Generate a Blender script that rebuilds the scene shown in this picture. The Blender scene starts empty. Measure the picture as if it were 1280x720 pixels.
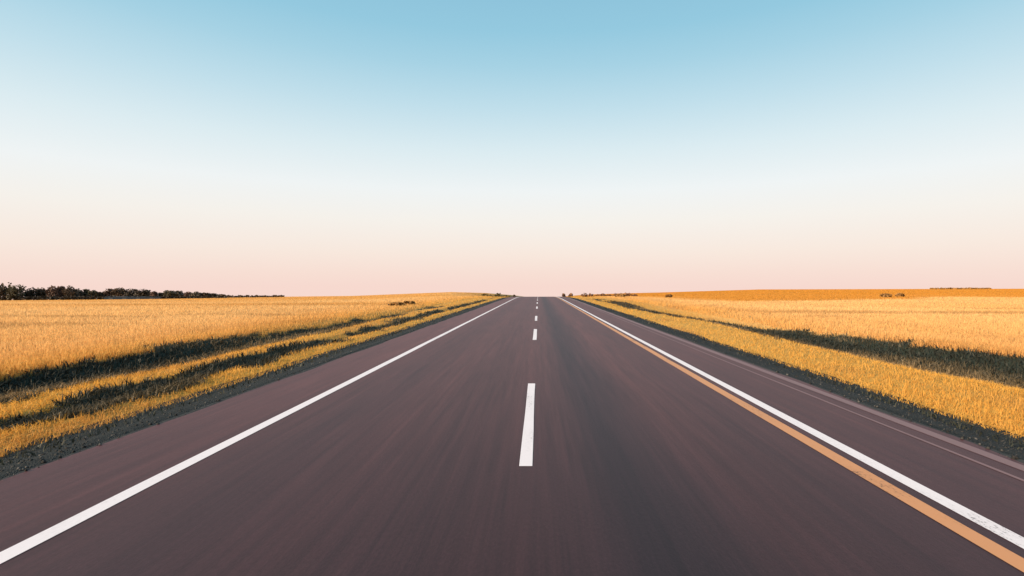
import bpy, math, random
import numpy as np
random.seed(7); RNG = np.random.default_rng(11)
S = bpy.context.scene
COL = S.collection
EYE = 1.9
F = 640.0           # focal length in photo pixels (1280 wide)
VX, VY = 673.0, 358.0

# ------------------------------------------------------------------ helpers
def mesh_obj(name, verts, faces, mat=None, parent=None, smooth=False):
    me = bpy.data.meshes.new(name)
    me.from_pydata([tuple(v) for v in verts], [], faces)
    me.update()
    if smooth:
        me.polygons.foreach_set('use_smooth', [True]*len(me.polygons))
    o = bpy.data.objects.new(name, me); COL.objects.link(o)
    if mat: me.materials.append(mat)
    if parent: o.parent = parent
    return o

def fast_mesh(name, V, quads, mat, colors=None, smooth=False):
    """V (n,3) array, quads (m,4) array"""
    me = bpy.data.meshes.new(name)
    me.vertices.add(len(V)); me.vertices.foreach_set('co', V.astype(np.float32).ravel())
    m = len(quads)
    me.loops.add(m*4); me.loops.foreach_set('vertex_index', quads.astype(np.int32).ravel())
    me.polygons.add(m)
    me.polygons.foreach_set('loop_start', np.arange(0, m*4, 4, dtype=np.int32))
    me.polygons.foreach_set('loop_total', np.full(m, 4, dtype=np.int32))
    if smooth: me.polygons.foreach_set('use_smooth', np.ones(m, dtype=bool))
    me.update(calc_edges=True)
    if colors is not None:
        a = me.color_attributes.new('Tint', 'FLOAT_COLOR', 'POINT')
        c = np.ones((len(V), 4), dtype=np.float32); c[:, :3] = colors
        a.data.foreach_set('color', c.ravel())
    me.materials.append(mat)
    o = bpy.data.objects.new(name, me); COL.objects.link(o)
    return o

def tag(o, label=None, cat=None, group=None, kind=None):
    if label: o['label'] = label
    if cat: o['category'] = cat
    if group: o['group'] = group
    if kind: o['kind'] = kind
    return o

def empty(name, loc):
    o = bpy.data.objects.new(name, None); COL.objects.link(o); o.location = loc
    o.empty_display_size = 0.3
    return o

def smooth(x, a, b):
    t = np.clip((np.asarray(x, float)-a)/(b-a), 0, 1)
    return t*t*(3-2*t)

def _hash(i, j, seed):
    n = (i.astype(np.int64)*374761393 + j.astype(np.int64)*668265263 + seed*1442695041) & 0xffffffff
    n = ((n ^ (n >> 13))*1274126177) & 0xffffffff
    n = n ^ (n >> 16)
    return (n & 0xffff)/65535.0

def vnoise(x, y, seed=0):
    x = np.asarray(x, float); y = np.asarray(y, float)
    i = np.floor(x); j = np.floor(y); fx = x-i; fy = y-j
    fx = fx*fx*(3-2*fx); fy = fy*fy*(3-2*fy)
    a = _hash(i, j, seed); b = _hash(i+1, j, seed); c = _hash(i, j+1, seed); d = _hash(i+1, j+1, seed)
    return (a*(1-fx)+b*fx)*(1-fy)+(c*(1-fx)+d*fx)*fy

def fbm(x, y, seed=0, oc=3):
    s = 0; a = .5; t = 0
    for k in range(oc):
        s = s+a*vnoise(x*2**k, y*2**k, seed+k*17); t += a; a *= .5
    return s/t

# ------------------------------------------------------------------ the lie of the land
QS = np.array([-1.6, -1.05, -.80, -.58, -.36, -.25, -.17, -.10, -.05, 0.0, .04, .09, .16, .23, .43, .95, 1.6])
QY = np.array([377., 374.6, 373., 371., 369.3, 366.5, 364.5, 365.5, 368., 372., 370., 367.5, 366.2, 365.2, 361.3, 360.4, 360.])
def road_z(Y):
    Y = np.asarray(Y, float)
    a = .00025; y0 = 75; yc = 155
    t = np.clip(Y-y0, 0, yc-y0)
    return -a*t*t - 2*a*(yc-y0)*np.maximum(Y-yc, 0)*1.0

def profile(X, Y):
    """cross section relative to road level, shoulders, verges, ditches"""
    ax = np.abs(X)
    wob = (vnoise(Y/7., X*0, 5)-.5)*.8
    z = np.zeros_like(ax)
    z -= .14*smooth(ax, 5.25, 6.3)
    z += .10*smooth(ax, 6.3, 7.6)
    fade = 1-smooth(Y, 38, 60)*.75
    dr = .36*smooth(X+wob, 8.7, 10.6)*(1-smooth(X+wob, 11.9, 13.6))
    dl = .30*smooth(-X+wob, 8.9, 10.2)*(1-smooth(-X+wob, 11.0, 12.4))
    sw = .12*smooth(-X, 7.1, 7.5)*(1-smooth(-X, 7.7, 8.1))
    return z-(dr+dl)*fade-sw

def ground_z(X, Y):
    X = np.asarray(X, float); Y = np.asarray(Y, float)
    s = X/np.maximum(Y, 25.)
    q = (np.interp(s, QS, QY)-VY)/F
    D = 420.
    zc = EYE-.45-q*D
    near = 0*X
    far = zc*np.clip((Y-45)/(D-45), 0, 1)
    beyond = EYE-(q+.0016)*Y-.45
    zf = np.where(Y < D, far, np.minimum(beyond+(zc-(EYE-(q+.0016)*D-.45)), 40))
    w = smooth(np.abs(X), 14, 34+np.clip(Y-60, 0, 400)*.10)
    w = w*smooth(Y, 45, 70)
    z = road_z(Y)*(1-w)+zf*w
    z = z+profile(X, Y)
    und = (fbm(X/45., Y/45., 3)-.5)*.5*smooth(np.abs(X), 15, 45)*(1-smooth(Y, 150, 320))
    bump = (fbm(X/1.3, Y/1.3, 9)-.5)*.08*smooth(np.abs(X), 5.4, 6.4)
    return z+und+bump

# what grows where: 0 gravel, 1 gold grass, 2 dark weeds ; returns mask arrays
def zones(X, Y):
    jag = (fbm(X/1.1, Y/2.6, 21, 3)-.5)
    slow = (fbm(X/6., Y/9., 31, 2)-.5)
    ax = np.abs(X)
    u = ax+jag*1.0+(vnoise(X/.35, Y/.8, 25)-.5)*.5
    grav = (ax+jag*.22) < 6.32
    # right ditch
    r0 = 9.0+slow*1.6; r1 = 13.1+slow*1.2
    far0 = smooth(Y, 20, 42)
    right = (X > 0) & (u > r0-.7*far0) & (u < r1-2.6*far0)
    gap = fbm(X/5., Y/15., 41, 2)
    far = smooth(Y, 22, 42)
    right &= ~((Y > 38) & (gap < .44)) & (Y < 78)
    # left ditch and a narrow swale before it
    l0 = 9.15+slow*1.0; l1 = 12.0+slow*.8
    left = (X < 0) & (u > l0) & (u < l1)
    left &= ~((Y > 26) & (gap < .40)) & (Y < 52) & (u < l1-1.1*smooth(Y, 20, 36))
    sw = (X < 0) & (u > 7.25+slow*.5) & (u < 8.15+slow*.6) & (Y < 75)
    island = fbm(X/1.5, Y/5., 47, 3) > np.where(X > 0, np.where(ax < 10.6, .58, .74), np.where(ax < 9.9, .62, .80))
    sw &= ~(fbm(X/2., Y/4., 49, 2) > .68)
    dark = ((right | left) & ~island | sw) & ~grav
    return grav, dark

def gold_tint(X, Y):
    """base colour of the dry grass: straw, ochre and reddish strips (kinds of crop, worn ground)"""
    n1 = fbm(X/9., Y/22., 51, 3)[:, None]
    n2 = fbm(X/1.6, Y/6., 61, 3)[:, None]
    straw = np.array([.78, .47, .195]); ochre = np.array([.70, .34, .075]); rust = np.array([.52, .25, .08])
    c = straw*(1-n1)+ochre*n1
    verge = (1-smooth(np.abs(X), 9, 15))[:, None]
    c = c*(1-.65*verge)+np.array([.68, .36, .055])*.65*verge
    c = c*(1-.55*smooth(n2, .55, .85))+rust*.55*smooth(n2, .55, .85)
    lc = (fbm(X/40., Y/18., 151, 2)*smooth(np.abs(X), 12, 20)*(1-smooth(Y, 70, 160)))[:, None]*.75
    c = c*(1-lc)+np.array([.84, .55, .26])*lc
    sk = fbm(X/14., Y/2.4, 131, 3); sk2 = fbm(X/60., Y/16., 137, 2)
    sb = (smooth(sk, .56, .74)*smooth(sk2, .42, .6)*smooth(np.abs(X), 13, 18)*(1-smooth(Y, 60, 90)))[:, None]*.55
    c = c*(1-sb)+np.array([.40, .20, .07])*sb
    # far strip of a deeper orange crop on the right, thin strips left
    fr = (smooth(Y+(fbm(X/18., Y/40., 71)-.5)*34, 70, 78)*smooth(X, 14, 30))[:, None]
    c = c*(1-fr*.8)+np.array([.58, .235, .018])*fr*.8
    band = fbm(X/120.+3, Y/11., 81, 3)
    bl = (smooth(band, .60, .68)*smooth(Y, 26, 36)*smooth(-X, 12, 20))[:, None]*.5
    c = c*(1-bl)+np.array([.55, .25, .05])*bl
    return c

# ------------------------------------------------------------------ materials
def new_mat(name):
    m = bpy.data.materials.new(name); m.use_nodes = True
    nt = m.node_tree
    return m, nt, nt.nodes['Principled BSDF']

def N(nt, typ, **kw):
    n = nt.nodes.new(typ)
    for k, v in kw.items(): setattr(n, k, v)
    return n

def ramp(nt, src, stops):
    r = N(nt, 'ShaderNodeValToRGB')
    els = r.color_ramp.elements
    while len(els) < len(stops): els.new(.5)
    for e, (p, c) in zip(els, stops):
        e.position = p; e.color = (*c, 1) if len(c) == 3 else c
    nt.links.new(src, r.inputs[0])
    return r

def noise(nt, vec, scale, detail=3, rough=.55, mapping=None):
    if mapping:
        mp = N(nt, 'ShaderNodeMapping'); mp.inputs['Scale'].default_value = mapping
        nt.links.new(vec, mp.inputs[0]); vec = mp.outputs[0]
    n = N(nt, 'ShaderNodeTexNoise'); n.inputs['Scale'].default_value = scale
    n.inputs['Detail'].default_value = detail; n.inputs['Roughness'].default_value = rough
    nt.links.new(vec, n.inputs['Vector'])
    return n

def mixc(nt, fac, a, b, mode='MIX'):
    m = N(nt, 'ShaderNodeMix'); m.data_type = 'RGBA'; m.blend_type = mode
    for sock, v in ((m.inputs[0], fac), (m.inputs[6], a), (m.inputs[7], b)):
        if hasattr(v, 'links'): nt.links.new(v, sock)
        else: sock.default_value = v if not isinstance(v, tuple) else (*v, 1)
    return m.outputs[2]

def asphalt():
    m, nt, b = new_mat('asphalt')
    g = N(nt, 'ShaderNodeNewGeometry').outputs['Position']
    sep = N(nt, 'ShaderNodeSeparateXYZ'); nt.links.new(g, sep.inputs[0])
    big = noise(nt, g, .35, 4, .6, (1, .22, 1))
    c = ramp(nt, big.outputs[0], [(.3, (.018, .0085, .0110)), (.7, (.031, .0143, .0178))]).outputs[0]
    # wear polished lengthwise by tyres
    st = noise(nt, g, 8, 5, .7, (1, .03, 1))
    st2 = ramp(nt, st.outputs[0], [(.3, (.78, .79, .80)), (.72, (1.22, 1.18, 1.17))])
    c = mixc(nt, 1.0, c, st2.outputs[0], 'MULTIPLY')
    s3 = noise(nt, g, 22, 5, .7, (1, .02, 1))
    c = mixc(nt, 1.0, c, ramp(nt, s3.outputs[0], [(.3, (.74, .76, .78)), (.72, (1.32, 1.25, 1.25))]).outputs[0], 'MULTIPLY')
    # aggregate speckle
    ag = noise(nt, g, 48, 4, .8, (1, .4, 1))
    c = mixc(nt, 1.0, c, ramp(nt, ag.outputs[0], [(.32, (.72, .72, .74)), (.5, (1, 1, 1)), (.72, (1.5, 1.42, 1.42))]).outputs[0], 'MULTIPLY')
    # tyre tracks and the oil strip: bands of X with soft edges
    xw = N(nt, 'ShaderNodeMath', operation='MULTIPLY_ADD')
    wn = noise(nt, g, .25, 2, .5, (1, .3, 1))
    nt.links.new(wn.outputs[0], xw.inputs[0]); xw.inputs[1].default_value = .5
    nt.links.new(sep.outputs[0], xw.inputs[2])
    mr = N(nt, 'ShaderNodeMapRange'); mr.inputs[1].default_value = -6; mr.inputs[2].default_value = 6
    nt.links.new(xw.outputs[0], mr.inputs[0])
    def px(x): return (x+.25+6)/12
    tr = ramp(nt, mr.outputs[0], [(px(-5.3), (1.16, 1.04, 1.05)), (px(-4.0), (1.20, 1.05, 1.06)), (px(-3.2), (1, 1, 1)), (px(-2.7), (.9, .93, .95)), (px(-1.9), (1.05, 1, 1)),
                                  (px(-1.0), (.94, .95, .96)), (px(-.2), (1.06, 1.02, 1.02)), (px(.35), (.92, .96, .99)), (px(.75), (.56, .72, .80)), (px(1.2), (.70, .82, .88)),
                                  (px(1.8), (1.08, 1.0, 1.0)), (px(2.6), (.94, .95, .97)), (px(3.6), (1, .98, 1)), (px(5.3), (1.03, .97, 1.0))])
    c = mixc(nt, 1.0, c, tr.outputs[0], 'MULTIPLY')
    fl = N(nt, 'ShaderNodeVectorMath', operation='MULTIPLY'); nt.links.new(st2.outputs[0], fl.inputs[0]); nt.links.new(tr.outputs[0], fl.inputs[1])
    bw = N(nt, 'ShaderNodeSeparateXYZ'); nt.links.new(fl.outputs[0], bw.inputs[0])
    sw = N(nt, 'ShaderNodeMath', operation='POWER'); nt.links.new(bw.outputs[0], sw.inputs[0]); sw.inputs[1].default_value = 1.7
    sh = N(nt, 'ShaderNodeMath', operation='MULTIPLY'); nt.links.new(sw.outputs[0], sh.inputs[0]); sh.inputs[1].default_value = .045
    nt.links.new(sh.outputs[0], b.inputs['Sheen Weight'])
    nt.links.new(c, b.inputs['Base Color'])
    b.inputs['Roughness'].default_value = .6
    b.inputs['Specular IOR Level'].default_value = .45
    b.inputs['Sheen Roughness'].default_value = .45; b.inputs['Sheen Tint'].default_value = (1, .39, .38, 1)
    b.inputs['Specular Tint'].default_value = (1, .74, .72, 1)
    bp = N(nt, 'ShaderNodeBump'); bp.inputs['Strength'].default_value = .35; bp.inputs['Distance'].default_value = .006
    nt.links.new(ag.outputs[0], bp.inputs['Height']); nt.links.new(bp.outputs[0], b.inputs['Normal'])
    return m

def paint(name, col, worn):
    m, nt, b = new_mat(name)
    g = N(nt, 'ShaderNodeNewGeometry').outputs['Position']
    w = noise(nt, g, 38, 5, .75, (1, .5, 1)); w2 = noise(nt, g, 2.2, 3, .6, (1, .3, 1))
    ad = N(nt, 'ShaderNodeMath', operation='ADD'); nt.links.new(w.outputs[0], ad.inputs[0]); nt.links.new(w2.outputs[0], ad.inputs[1])
    r = ramp(nt, ad.outputs[0], [(.0, (.05, .04, .045)), (.74, tuple(.25*x for x in col)), (.82, tuple(.9*x for x in col)), (1.0, col)])
    r.color_ramp.elements[1].position = worn
    r.color_ramp.elements[2].position = worn+.10
    nt.links.new(r.outputs[0], b.inputs['Base Color'])
    b.inputs['Roughness'].default_value = .55
    b.inputs['Specular IOR Level'].default_value = .3
    return m

def gravel():
    m, nt, b = new_mat('gravel')
    g = N(nt, 'ShaderNodeNewGeometry').outputs['Position']
    v = N(nt, 'ShaderNodeTexVoronoi'); v.inputs['Scale'].default_value = 65; nt.links.new(g, v.inputs['Vector'])
    c = ramp(nt, v.outputs['Color'], [(.1, (.011, .016, .018)), (.6, (.021, .026, .028)), (.97, (.06, .055, .052))]).outputs[0]
    st = noise(nt, g, 3.0, 4, .6, (1, .06, 1))
    c = mixc(nt, 1.0, c, ramp(nt, st.outputs[0], [(.35, (.55, .6, .62)), (.7, (1.3, 1.2, 1.15))]).outputs[0], 'MULTIPLY')
    nt.links.new(c, b.inputs['Base Color']); b.inputs['Roughness'].default_value = .9
    b.inputs['Specular IOR Level'].default_value = .2
    bp = N(nt, 'ShaderNodeBump'); bp.inputs['Strength'].default_value = .8; bp.inputs['Distance'].default_value = .02
    nt.links.new(v.outputs['Distance'], bp.inputs['Height']); nt.links.new(bp.outputs[0], b.inputs['Normal'])
    return m

def tinted(name, transl, rough=.7, spec=.25, vary=.0):
    m, nt, b = new_mat(name)
    a = N(nt, 'ShaderNodeVertexColor'); a.layer_name = 'Tint'
    c = a.outputs['Color']
    if vary:
        g = N(nt, 'ShaderNodeNewGeometry').outputs['Position']
        n = noise(nt, g, 9, 5, .7)
        c = mixc(nt, 1.0, c, ramp(nt, n.outputs[0], [(.3, (1-vary,)*3), (.7, (1+vary,)*3)]).outputs[0], 'MULTIPLY')
        bp = N(nt, 'ShaderNodeBump'); bp.inputs['Strength'].default_value = .6; bp.inputs['Distance'].default_value = .05
        nt.links.new(n.outputs[0], bp.inputs['Height']); nt.links.new(bp.outputs[0], b.inputs['Normal'])
    nt.links.new(c, b.inputs['Base Color'])
    b.inputs['Roughness'].default_value = rough; b.inputs['Specular IOR Level'].default_value = spec
    if transl:
        t = N(nt, 'ShaderNodeBsdfTranslucent'); nt.links.new(c, t.inputs[0])
        mx = N(nt, 'ShaderNodeMixShader'); mx.inputs[0].default_value = transl
        nt.links.new(b.outputs[0], mx.inputs[1]); nt.links.new(t.outputs[0], mx.inputs[2])
        nt.links.new(mx.outputs[0], nt.nodes['Material Output'].inputs[0])
    return m

def plain(name, col, rough=.8, var=.25, scale=3.):
    m, nt, b = new_mat(name)
    g = N(nt, 'ShaderNodeTexCoord').outputs['Object']
    n = noise(nt, g, scale, 4, .6)
    c = ramp(nt, n.outputs[0], [(.3, tuple(x*(1-var) for x in col)), (.7, tuple(x*(1+var) for x in col))]).outputs[0]
    nt.links.new(c, b.inputs['Base Color']); b.inputs['Roughness'].default_value = rough
    return m

M_asph = asphalt(); M_white = paint('white_paint', (.80, .71, .73), .70); M_yellow = paint('yellow_paint', (.60, .26, .11), .72)
M_gravel = gravel()
M_soil = tinted('dry_ground', 0, .9, .1, .25)
M_blade = tinted('dry_grass', .48, .6, .2)
M_weed = tinted('dark_weeds', .25, .6, .3)
M_leaf = tinted('tree_leaves', .2, .6, .25)
M_bark = plain('bark', (.09, .065, .05))

# ------------------------------------------------------------------ ground: one sheet to the horizon
def spaced(lo, hi, fine_lo, fine_hi, step, grow):
    a = list(np.arange(fine_lo, fine_hi+1e-6, step)); s = step; x = a[-1]
    while x < hi: s *= grow; x += s; a.append(x)
    s = step; x = a[0]; b = []
    while x > lo: s *= grow; x -= s; b.append(x)
    return np.array(b[::-1]+a)
gx = spaced(-4200, 4200, -16, 16, .2, 1.07)
gy = spaced(-300, 4200, -6, 46, .35, 1.045)
GX, GY = np.meshgrid(gx, gy)
X = GX.ravel(); Y = GY.ravel()
Z = ground_z(X, Y)
under = np.abs(X) < 5.1
Z = np.where(under, road_z(Y)-.05, Z)
grav, dark = zones(X, Y)
tc = gold_tint(X, Y)*.72
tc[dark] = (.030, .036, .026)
tc[grav] = (.05, .05, .05)
nx, ny = len(gx), len(gy)
idx = np.arange(nx*ny).reshape(ny, nx)
quads = np.stack([idx[:-1, :-1], idx[:-1, 1:], idx[1:, 1:], idx[1:, :-1]], -1).reshape(-1, 4)
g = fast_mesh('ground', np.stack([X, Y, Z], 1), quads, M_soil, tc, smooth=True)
tag(g, kind='structure')

# ------------------------------------------------------------------ road, shoulders and its markings
ry = np.concatenate([np.arange(-40, 170, 1.0), np.arange(170, 900, 10.)])
def strip(x0, x1, ys, dz, wob=0, seed=0, cuts=None):
    """sheet between x0 and x1 along the road"""
    xs = np.array(cuts if cuts is not None else [x0, x1], float)
    V = []; Fc = []
    for k, y in enumerate(ys):
        for j, x in enumerate(xs):
            xx = x
            if wob and (j == 0 or j == len(xs)-1):
                e = (vnoise(np.array([y/1.3]), np.array([seed*3.1+j]), seed)[0]-.5)*wob
                xx += e
            V.append((xx, y, float(road_z(y))+dz))
    n = len(xs)
    for k in range(len(ys)-1):
        for j in range(n-1):
            a = k*n+j
            Fc.append((a, a+1, a+n+1, a+n))
    return V, Fc
fine = np.concatenate([np.arange(-40, 60, .3), np.arange(60, 170, 1.0), np.arange(170, 900, 10.)])
V, Fc = strip(-5.23, 5.23, fine, 0.0, .13, 3, cuts=[-5.23, -3, -1, 1, 3, 5.23])
road = mesh_obj('road', V, Fc, M_asph); tag(road, kind='structure')
# gravel shoulders each side: slope from the asphalt down to the verge
for sgn in (-1, 1):
    xs = np.linspace(5.18, 6.75, 9)
    V = []; Fc = []
    for y in fine:
        zrow = ground_z(sgn*xs, np.full(len(xs), y))
        for j, x in enumerate(xs):
            zz = float(zrow[j])
            if j == 0: zz = float(road_z(y))-.03
            elif j < 8: zz = max(zz, float(road_z(y))-.14)+.012
            else: zz -= .05
            V.append((sgn*x, y, zz))
    n = len(xs)
    for k in range(len(fine)-1):
        for j in range(n-1):
            a = k*n+j
            f = (a, a+1, a+n+1, a+n)
            Fc.append(f if sgn > 0 else f[::-1])
    tag(mesh_obj('gravel_shoulder', V, Fc, M_gravel, smooth=True), kind='structure')

def mark(name, x0, x1, ya, yb, mat, dz=.004):
    st = .5 if yb < 60 else 1.
    ys = np.arange(ya, yb+1e-6, st) if yb-ya > 6 else np.linspace(ya, yb, 8)
    V, Fc = strip(x0, x1, ys, dz, .012, int(abs(x0*10))+1)
    return mesh_obj(name, V, Fc, mat, road)
mark('edge_line', -3.84, -3.68, -40, 168, M_white)
mark('edge_line', 3.505, 3.665, -40, 168, M_white)['label'] = 'solid white edge line beside the yellow line'
mark('yellow_line', 3.215, 3.385, -40, 168, M_yellow)
P = 12.75; y0 = 1216/225.
for k in range(-2, 11):
    a = y0+k*P-(2.6 if k == 2 else 0)
    mark('lane_dash', -.20, -.065, a, a+4.6, M_white)
# pale tar ridges sealing the right shoulder
mark('seam_line', 4.98, 5.14, -40, 168, paint('seam_tar', (.20, .11, .11), .60))
mark('seam_line', 4.72, 4.765, -40, 168, bpy.data.materials['seam_tar'])

# ------------------------------------------------------------------ grass as stuff: real blades, thinning with distance
def scatter(n, dmin, dmax, smin, smax, side=None):
    """points with density ~ 1/d^2 seen from the road's middle"""
    d = dmin*(dmax/dmin)**RNG.random(n)
    s = smin+(smax-smin)*RNG.random(n)
    th = np.arctan(s)
    return d*np.sin(th), d*np.cos(th), d

def blades(name, X, Y, d, hmin, hmax, w0, wk, tint, mat, lean=.35, jitter=.11, droop=.5, zoff=-.02):
    n = len(X)
    z = ground_z(X, Y)+zoff
    h = hmin+(hmax-hmin)*RNG.random(n)
    h *= .75+.5*fbm(X/2.2, Y/4., 91)
    w = (w0+wk*d)*(.6+.8*RNG.random(n))
    az = RNG.random(n)*2*np.pi
    la = RNG.random(n)*2*np.pi; ll = lean*RNG.random(n)
    ca, sa = np.cos(az)*w*.5, np.sin(az)*w*.5
    lx, ly = np.cos(la)*ll*h, np.sin(la)*ll*h
    P0 = np.stack([X, Y, z], 1); side = np.stack([ca, sa, np.zeros(n)], 1)
    P1 = P0+np.stack([lx*.35, ly*.35, h*.55], 1)
    P2 = P0+np.stack([lx*(1+droop), ly*(1+droop), h*(1-.25*ll)], 1)
    V = np.stack([P0-side, P0+side, P1-side*.85, P1+side*.85, P2-side*.18, P2+side*.18], 1).reshape(-1, 3)
    b = (np.arange(n)*6)[:, None]
    q = np.concatenate([b+np.array([[0, 1, 3, 2]]), b+np.array([[2, 3, 5, 4]])], 0)
    v = (1+(RNG.random(n)-.5)*2*jitter)[:, None]
    c = np.clip(tint*v, 0, .95)
    C = np.repeat(c, 6, 0)
    return fast_mesh(name, V, q, mat, C)

def sel(arr, m): return [a[m] for a in arr]

# the standing dry field grass on both sides
X, Y, d = scatter(1700000, 7.5, 750, -1.75, 1.75)
grav, dark = zones(X, Y)
fieldm = ((X > 12.6) | (X < -11.2)) & ~dark
for m, lab in ((fieldm & (X < 0), 'dry golden grass covering the wide field left of the road'),
               (fieldm & (X > 0), 'dry golden grass covering the wide field right of the road')):
    x, y, dd = sel((X, Y, d), m)
    tag(blades('field_grass', x, y, dd, .13, .26, .0028, .00055, gold_tint(x, y), M_blade), lab, 'grass', kind='stuff')
# verge grass close to the road
X, Y, d = scatter(1350000, 4.5, 160, -3.4, 3.4)
grav, dark = zones(X, Y)
ax = np.abs(X)
vm = (~grav) & (~dark) & (X > -11.9) & (X < 13.3)
for m, lab in ((vm & (X < 0), 'yellow grass strips on the verge between left shoulder and ditch'),
               (vm & (X > 0), 'yellow grass strip on the verge between right shoulder and ditch')):
    x, y, dd = sel((X, Y, d), m)
    tag(blades('verge_grass', x, y, dd, .05, .14, .0030, .0006, gold_tint(x, y), M_blade, lean=.8), lab, 'grass', kind='stuff')
# dark weeds in the ditches, sparse low ones on the gravel
dm = dark & (RNG.random(len(X)) < .8)
x, y, dd = sel((X, Y, d), dm)
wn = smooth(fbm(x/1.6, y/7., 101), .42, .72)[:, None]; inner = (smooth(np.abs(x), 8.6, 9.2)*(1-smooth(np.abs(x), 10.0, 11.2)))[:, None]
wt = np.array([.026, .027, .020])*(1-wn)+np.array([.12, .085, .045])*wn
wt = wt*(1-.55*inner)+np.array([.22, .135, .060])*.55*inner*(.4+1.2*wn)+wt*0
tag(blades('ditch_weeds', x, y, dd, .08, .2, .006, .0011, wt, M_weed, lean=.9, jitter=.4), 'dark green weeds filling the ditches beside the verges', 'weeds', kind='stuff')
sm = grav & (ax > 5.75) & (RNG.random(len(X)) < .11*smooth(ax, 5.6, 6.1))
x, y, dd = sel((X, Y, d), sm)
tag(blades('shoulder_weeds', x, y, dd, .04, .12, .006, .0014, np.tile(np.array([[.040, .040, .028]]), (len(x), 1)), M_weed, lean=1.0, jitter=.4, zoff=0), 'low dark weeds along the gravel shoulders', 'weeds', kind='stuff')
# loose stones on the shoulders and a few on the asphalt edge
n = 9000
X, Y, d = scatter(n*9, 5., 70, -3.4, 3.4)
m = (np.abs(X) > 5.23) & (np.abs(X) < 6.3); X, Y, d = sel((X, Y, d), m)
n = len(X)
zz = np.where(np.abs(X) < 5.24, road_z(Y)+.004, np.maximum(ground_z(X, Y), road_z(Y)-.14)+.012)
r = (.004+.013*RNG.random(n)**3)*(1+d*.02)
cube = np.array([[-1, -1, -.6], [1, -1, -.6], [1, 1, -.6], [-1, 1, -.6], [-.6, -.6, .7], [.6, -.6, .7], [.6, .6, .7], [-.6, .6, .7]])
V = cube[None]*r[:, None, None]*(.6+.8*RNG.random((n, 8, 3)))
an = RNG.random(n)*6.28; c_, s_ = np.cos(an)[:, None], np.sin(an)[:, None]
V = np.stack([V[..., 0]*c_-V[..., 1]*s_, V[..., 0]*s_+V[..., 1]*c_, V[..., 2]], -1)+np.stack([X, Y, zz], 1)[:, None, :]
fq = np.array([[0, 3, 2, 1], [4, 5, 6, 7], [0, 1, 5, 4], [1, 2, 6, 5], [2, 3, 7, 6], [3, 0, 4, 7]])
q = (np.arange(n)*8)[:, None, None]+fq[None]
ct = np.repeat((.025+.08*RNG.random((n, 1))**2)*np.array([[1, .93, .9]]), 8, 0)
tag(fast_mesh('loose_gravel', V.reshape(-1, 3), q.reshape(-1, 4), M_soil, ct), 'loose grey stones scattered on the road shoulders', 'gravel', kind='stuff')

# ------------------------------------------------------------------ trees and shrubs
def leafy(cx, lobes, n, size, tint, jit):
    """leaf clumps through several lobes -> V, quads, colours"""
    Vs = []; cs = []
    tot = sum(l[3]*l[3]*l[4] for l in lobes)
    for (lx, ly, lz, rx, rz) in lobes:
        k = max(12, int(n*rx*rx*rz/tot))
        u = RNG.normal(size=(k, 3)); u /= np.linalg.norm(u, axis=1)[:, None]
        r = (.3+.75*RNG.random(k))[:, None]
        p = u*r*np.array([rx, rx, rz])+np.array([lx, ly, lz])
        a = RNG.normal(size=(k, 3)); a /= np.linalg.norm(a, axis=1)[:, None]
        b = np.cross(a, RNG.normal(size=(k, 3))); b /= np.linalg.norm(b, axis=1)[:, None]
        s = (size*(.5+RNG.random(k)))[:, None]
        a = a*s; b = b*s*.7
        Vs.append(np.stack([p-a, p-b*.9, p+a, p+b], 1).reshape(-1, 3))
        c = tint*(1+(RNG.random((k, 1))-.5)*jit)*(1+(RNG.random()-.5)*.5)
        cs.append(np.repeat(c, 4, 0))
    V = np.concatenate(Vs); C = np.concatenate(cs)
    return V, np.arange(len(V)).reshape(-1, 4), C

def limb(V, Fc, p, q, r0, r1, n=6):
    p = np.array(p, float); q = np.array(q, float); ax = q-p; ax /= np.linalg.norm(ax)
    t = np.cross(ax, (0, 1, .3)); t /= np.linalg.norm(t); b = np.cross(ax, t)
    o = len(V)
    for c, r in ((p, r0), ((p+q)/2+t*r0*.3, (r0+r1)/2), (q, r1)):
        for k in range(n):
            a = 2*math.pi*k/n; V.append(tuple(c+r*(math.cos(a)*t+math.sin(a)*b)))
    for j in range(2):
        for k in range(n):
            Fc.append((o+j*n+k, o+j*n+(k+1) % n, o+(j+1)*n+(k+1) % n, o+(j+1)*n+k))
    Fc.append(tuple(o+2*n+k for k in range(n)))

def place(px, Y):
    return (px-VX)/F*Y

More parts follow.
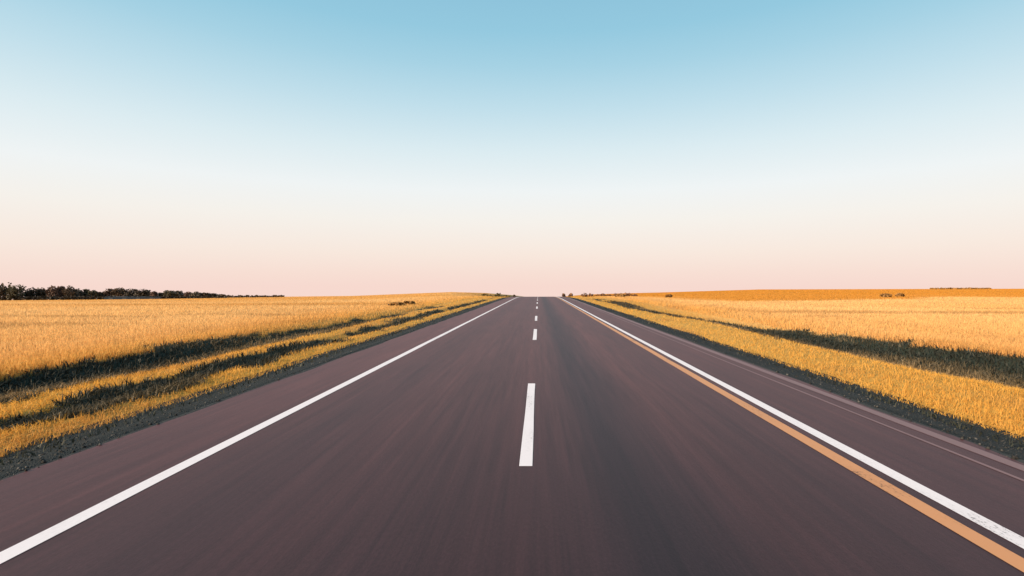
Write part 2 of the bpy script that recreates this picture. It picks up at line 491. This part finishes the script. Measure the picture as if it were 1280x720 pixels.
def tree(name, px, Yd, top, wpx, tint, label, group, cat='tree', trunk=.22, dens=520):
    x = place(px, Yd); z = float(ground_z(np.array([x]), np.array([Yd]))[0])
    zt = EYE-(top-VY)*Yd/F
    H = zt-z; W = wpx*Yd/F*.5
    t = empty(name, (x, Yd, z)); tag(t, label, cat, group)
    cb = H*trunk; ch = H-cb
    lobes = [(0, 0, cb+ch*.52, W*.72, ch*.46)]
    for k in range(7):
        a = RNG.random()*6.28; rr = W*(.35+.35*RNG.random())
        hz = cb+ch*(.18+.55*RNG.random())
        lobes.append((math.cos(a)*rr, math.sin(a)*rr, hz, W*(.32+.2*RNG.random()), ch*(.2+.12*RNG.random())))
    sz = max(.3, Yd*.0017)
    V, q, C = leafy(0, lobes, dens, sz, np.array(tint), .7)
    V[:, 2] = np.maximum(V[:, 2], .05)
    V[:, 2] = np.minimum(V[:, 2], H+.2)
    c = fast_mesh('crown', V, q, M_leaf, C); c.parent = t
    Vt = []; Ft = []
    limb(Vt, Ft, (0, 0, -.2), (0, 0, cb+ch*.4), .035*H+.05, .02*H)
    for k in range(4):
        a = k*1.6+RNG.random(); limb(Vt, Ft, (0, 0, cb*.8+.1), (math.cos(a)*W*.5, math.sin(a)*W*.5, cb+ch*.5), .018*H+.02, .006*H)
    mesh_obj('trunk', Vt, Ft, M_bark, t)
    return t

G = 'trees in the distant tree line left of the road'
B = (.095, .062, .040); OL = (.080, .064, .038); GR = (.14, .112, .088); RB = (.12, .070, .052); DK = (.055, .040, .028)
TR = [
 (-5, 286, 354.6, 24, B, 'broad brown tree cut by the left edge of the photo'),
 (7, 292, 353.0, 22, OL, 'tallest rounded tree of the whole distant tree line'),
 (21, 288, 355.2, 19, OL, 'olive tree sloping down just right of the tallest tree'),
 (42, 296, 359.0, 17, DK, 'dark flat topped tree right of the gap after the tallest trees'),
 (55, 300, 359.3, 13, B, 'brown tree between the dark flat topped tree and the twin peaks'),
 (67, 294, 356.6, 13, RB, 'left and redder of the twin peaked trees in the tree line'),
 (76, 297, 356.2, 10, RB, 'right of the twin peaked trees in the tree line'),
 (87, 292, 357.0, 13, B, 'tall round tree standing alone right of the twin peaks'),
 (97, 298, 360.4, 11, GR, 'greyish tree falling away right of the tall round tree'),
 (107, 301, 361.2, 8, OL, 'small pointed olive tree before the low stretch of tree line'),
 (116, 298, 362.4, 11, OL, 'small square topped olive tree beside the low stretch'),
 (125, 303, 364.6, 9, B, 'lowest brown tree in the dip before the blue shed'),
 (136, 306, 360.2, 13, RB, 'reddish round tree above the left end of the blue shed'),
 (150, 305, 359.2, 14, B, 'highest brown tree behind the blue shed'),
 (163, 307, 360.4, 16, DK, 'dark flat crowned tree behind the middle of the blue shed'),
 (178, 305, 360.7, 16, DK, 'dark broad tree behind the right half of the blue shed'),
 (193, 304, 363.6, 7, RB, 'small dark reddish tree at the right end of the blue shed'),
 (203, 308, 365.8, 9, OL, 'low green tree just right of the blue shed'),
 (213, 306, 363.0, 13, OL, 'first round olive tree of the right hand clump'),
 (224, 309, 363.3, 11, GR, 'pale grey tree in the middle of the right hand clump'),
 (235, 311, 364.7, 12, RB, 'reddish low tree right of the pale grey tree'),
 (246, 309, 364.6, 12, GR, 'greyish spreading tree near the low end of the tree line'),
 (256, 312, 365.7, 11, B, 'small brown tree tapering down in the tree line'),
 (266, 314, 366.6, 11, DK, 'small dark tree next to last in the tree line'),
 (275, 316, 367.7, 11, B, 'last and lowest tree where the tree line meets the hedge'),
]
for px, Yd, top, w, c, lab in TR:
    tree('broadleaf_tree', px, Yd, top, w*1.25, c, lab, G, trunk=.04, dens=950)

def hedge(name, pa, pb, Yd, toppx, tint, label, group=None, cat='hedge', depth=2.5, dens=5., step=2.2, tops=None):
    xa, xb = place(pa, Yd), place(pb, Yd); L = xb-xa
    z0 = float(ground_z(np.array([(xa+xb)/2]), np.array([Yd]))[0])
    n = max(3, int(L/step)); lobes = []; Vt = []; Ft = []
    for k in range(n+1):
        x = -L/2+L*k/n
        zg = float(ground_z(np.array([x+(xa+xb)/2]), np.array([Yd]))[0])-z0
        H = EYE-(toppx-VY)*Yd/F-(zg+z0); H = max(.8, H)*(.75+.35*RNG.random())
        lobes.append((x, (RNG.random()-.5)*depth*.5, zg+H*.5, min(depth*.6, L*.3), H*.48))
    V, q, C = leafy(0, lobes, int(60+L*dens*8), max(.22, Yd*.0016), np.array(tint), .7)
    c = fast_mesh(name, V, q, M_leaf, C); c.location = ((xa+xb)/2, Yd, z0); tag(c, label, cat, group)
    return c
hedge('hedge', 281, 352, 330, 368.9, B, 'long low dark hedge running on from the right end of the tree line', dens=3)
hedge('hedge', 606, 632, 190, 366.2, (.10, .07, .02), 'low olive hedge on the horizon left of the road crest')
hedge('hedge', 731, 792, 185, 365.6, (.17, .08, .04), 'reddish brown hedge on the horizon right of the road crest')
hedge('hedge', 1165, 1236, 380, 360.0, (.32, .17, .06), 'thin dark hedge on the far right horizon')
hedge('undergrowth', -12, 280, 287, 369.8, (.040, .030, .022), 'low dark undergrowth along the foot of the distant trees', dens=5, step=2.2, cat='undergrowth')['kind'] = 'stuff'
G2 = 'small shrubs at the road crest'
tree('shrub', 704.5, 150, 367.0, 4., (.22, .12, .07), 'small brown shrub nearer the road at the right of the crest', G2, 'shrub', .05, 160)
tree('shrub', 713.5, 152, 366.5, 5., (.22, .12, .07), 'wider brown shrub on the crest beside the reddish hedge', G2, 'shrub', .05, 200)
tree('shrub', 643, 150, 368.6, 2.5, (.09, .06, .03), 'tiny shrub left of the road crest', G2, 'shrub', .05, 90)
G3 = 'low dark bushes standing out in the fields'
def bush(px, Yd, wpx, hpx, lab, tint=(.26, .135, .045)):
    x = place(px, Yd); z = float(ground_z(np.array([x]), np.array([Yd]))[0])
    top = VY+(EYE-z)*F/Yd-hpx
    tree('bush', px, Yd, top, wpx, tint, lab, G3, 'bush', .05, 260)
bush(495, 50, 17, 3.2, 'left of two dark bushes in the left field below the low hill')
bush(511, 54, 12, 2.8, 'right of two dark bushes in the left field below the low hill')
bush(777, 95, 13, 4, 'small dark bush in the right field nearest the road crest')
bush(836, 95, 7, 4, 'lone small bush in the right field')
bush(1108, 88, 14, 4, 'left of two bushes low on the right horizon band')
bush(1125, 90, 9, 4, 'right of two bushes low on the right horizon band')

# ------------------------------------------------------------------ long blue shed at the foot of the trees
def box(V, Fc, a, b):
    o = len(V)
    for z in (a[2], b[2]):
        for x, y in ((a[0], a[1]), (b[0], a[1]), (b[0], b[1]), (a[0], b[1])): V.append((x, y, z))
    for f in ((0, 3, 2, 1), (4, 5, 6, 7), (0, 1, 5, 4), (1, 2, 6, 5), (2, 3, 7, 6), (3, 0, 4, 7)): Fc.append(tuple(o+i for i in f))
Yd = 284; xa, xb = place(130, Yd), place(198, Yd); xm = (xa+xb)/2; L = (xb-xa)/2
zz = min(float(ground_z(np.array([v]), np.array([Yd]))[0]) for v in (xa, xm, xb))
shed = empty('long_shed', (xm, Yd, zz)); tag(shed, 'long low dark blue shed at the foot of the trees', 'shed')
V = []; Fc = []; box(V, Fc, (-L, 0, -.4), (L, 7, 1.3)); mesh_obj('wall', V, Fc, plain('blue_cladding', (.005, .013, .028), 1.0, .15, .6), shed)
V = [(-L-.3, -.4, 1.28), (L+.3, -.4, 1.28), (L+.3, 3.5, 1.65), (-L-.3, 3.5, 1.65), (-L-.3, 7.4, 1.28), (L+.3, 7.4, 1.28),
     (-L-.3, -.4, 1.36), (L+.3, -.4, 1.36), (L+.3, 3.5, 1.73), (-L-.3, 3.5, 1.73), (-L-.3, 7.4, 1.36), (L+.3, 7.4, 1.36)]
Fc = [(0, 3, 2, 1), (3, 4, 5, 2), (6, 7, 8, 9), (9, 8, 11, 10), (0, 1, 7, 6), (4, 10, 11, 5), (1, 2, 8, 7), (2, 5, 11, 8), (0, 6, 9, 3), (3, 9, 10, 4)]
mesh_obj('roof', V, Fc, plain('dark_roofing', (.006, .013, .026), 1.0, .2, .6), shed)
for k in range(4):
    V = []; Fc = []; x = -L+L*2*(k+.5)/4; box(V, Fc, (x-1.1, -.05, -.3), (x+1.1, -.003, 1.1)); mesh_obj('door', V, Fc, plain('shed_door', (.010, .016, .028)), shed)
V = []; Fc = []; box(V, Fc, (L+.003, .2, -.4), (L+.1, 6.8, 1.22)); mesh_obj('end_panel', V, Fc, plain('grey_panel', (.22, .2, .2)), shed)

# ------------------------------------------------------------------ camera
cd = bpy.data.cameras.new('camera'); cam = bpy.data.objects.new('camera', cd); COL.objects.link(cam)
cd.sensor_width = 36; cd.lens = 18.0; cd.clip_end = 9000; cd.clip_start = .05
cam.location = (0, 0, EYE); cam.rotation_euler = (math.radians(90), 0, 0)
cd.shift_x = -(VX-640)/1280; cd.shift_y = (VY-360)/1280
S.camera = cam

# ------------------------------------------------------------------ light: low warm sun from behind-left, evening sky
SUN_EL = math.radians(20); d = np.array([-.78, -.62]); d /= np.linalg.norm(d)
sd = bpy.data.lights.new('sun', 'SUN'); sun = bpy.data.objects.new('sun', sd); COL.objects.link(sun)
sd.energy = 5.0; sd.angle = math.radians(.5); sd.color = (1, .80, .56)
import mathutils
v = mathutils.Vector((d[0]*math.cos(SUN_EL), d[1]*math.cos(SUN_EL), math.sin(SUN_EL)))
sun.rotation_euler = v.to_track_quat('Z', 'Y').to_euler(); sun.location = (0, -20, 30)
W = bpy.data.worlds.new('World'); S.world = W; W.use_nodes = True
nt = W.node_tree; bg = nt.nodes['Background']
sky = N(nt, 'ShaderNodeTexSky'); sky.sky_type = 'NISHITA'; sky.sun_disc = False
sky.sun_elevation = SUN_EL; sky.sun_rotation = math.atan2(d[0], d[1])
sky.dust_density = 2.0
BGS = .1; EXPO = .75
tcn = N(nt, 'ShaderNodeTexCoord'); sp = N(nt, 'ShaderNodeSeparateXYZ'); nt.links.new(tcn.outputs['Generated'], sp.inputs[0])
def lin(r, g, b):
    f = lambda c: (c/255/12.92) if c/255 <= .04045 else ((c/255+.055)/1.055)**2.4
    return (f(r), f(g), f(b))
def el(ypx):   # sine of elevation of a photo row
    t = (VY-ypx)/F*.89; return t/math.sqrt(1+t*t)
rows = [(358, (249, 219, 209)), (340, (249, 224, 213)), (312, (249, 233, 222)), (268, (247, 242, 235)), (225, (241, 245, 245)), (170, (221, 237, 242)), (110, (194, 224, 236)), (50, (167, 211, 229)), (0, (149, 202, 224))]
stops = [(0.0, lin(*rows[0][1]))]+[(max(.001, el(y)), lin(*c)) for y, c in rows[1:]]+[(.75, lin(100, 160, 196))]
rp = ramp(nt, sp.outputs[2], stops); 
sc = mixc(nt, 1.0, rp.outputs[0], (2**-EXPO/BGS,)*3, 'MULTIPLY')
mx = mixc(nt, .975, sky.outputs[0], sc)
nt.links.new(mx, bg.inputs[0]); bg.inputs[1].default_value = BGS

S.render.engine = 'CYCLES'
S.view_settings.view_transform = 'Standard'; S.view_settings.look = 'None'
S.view_settings.exposure = EXPO; S.view_settings.gamma = 1
S.render.resolution_x = 1024; S.render.resolution_y = 576
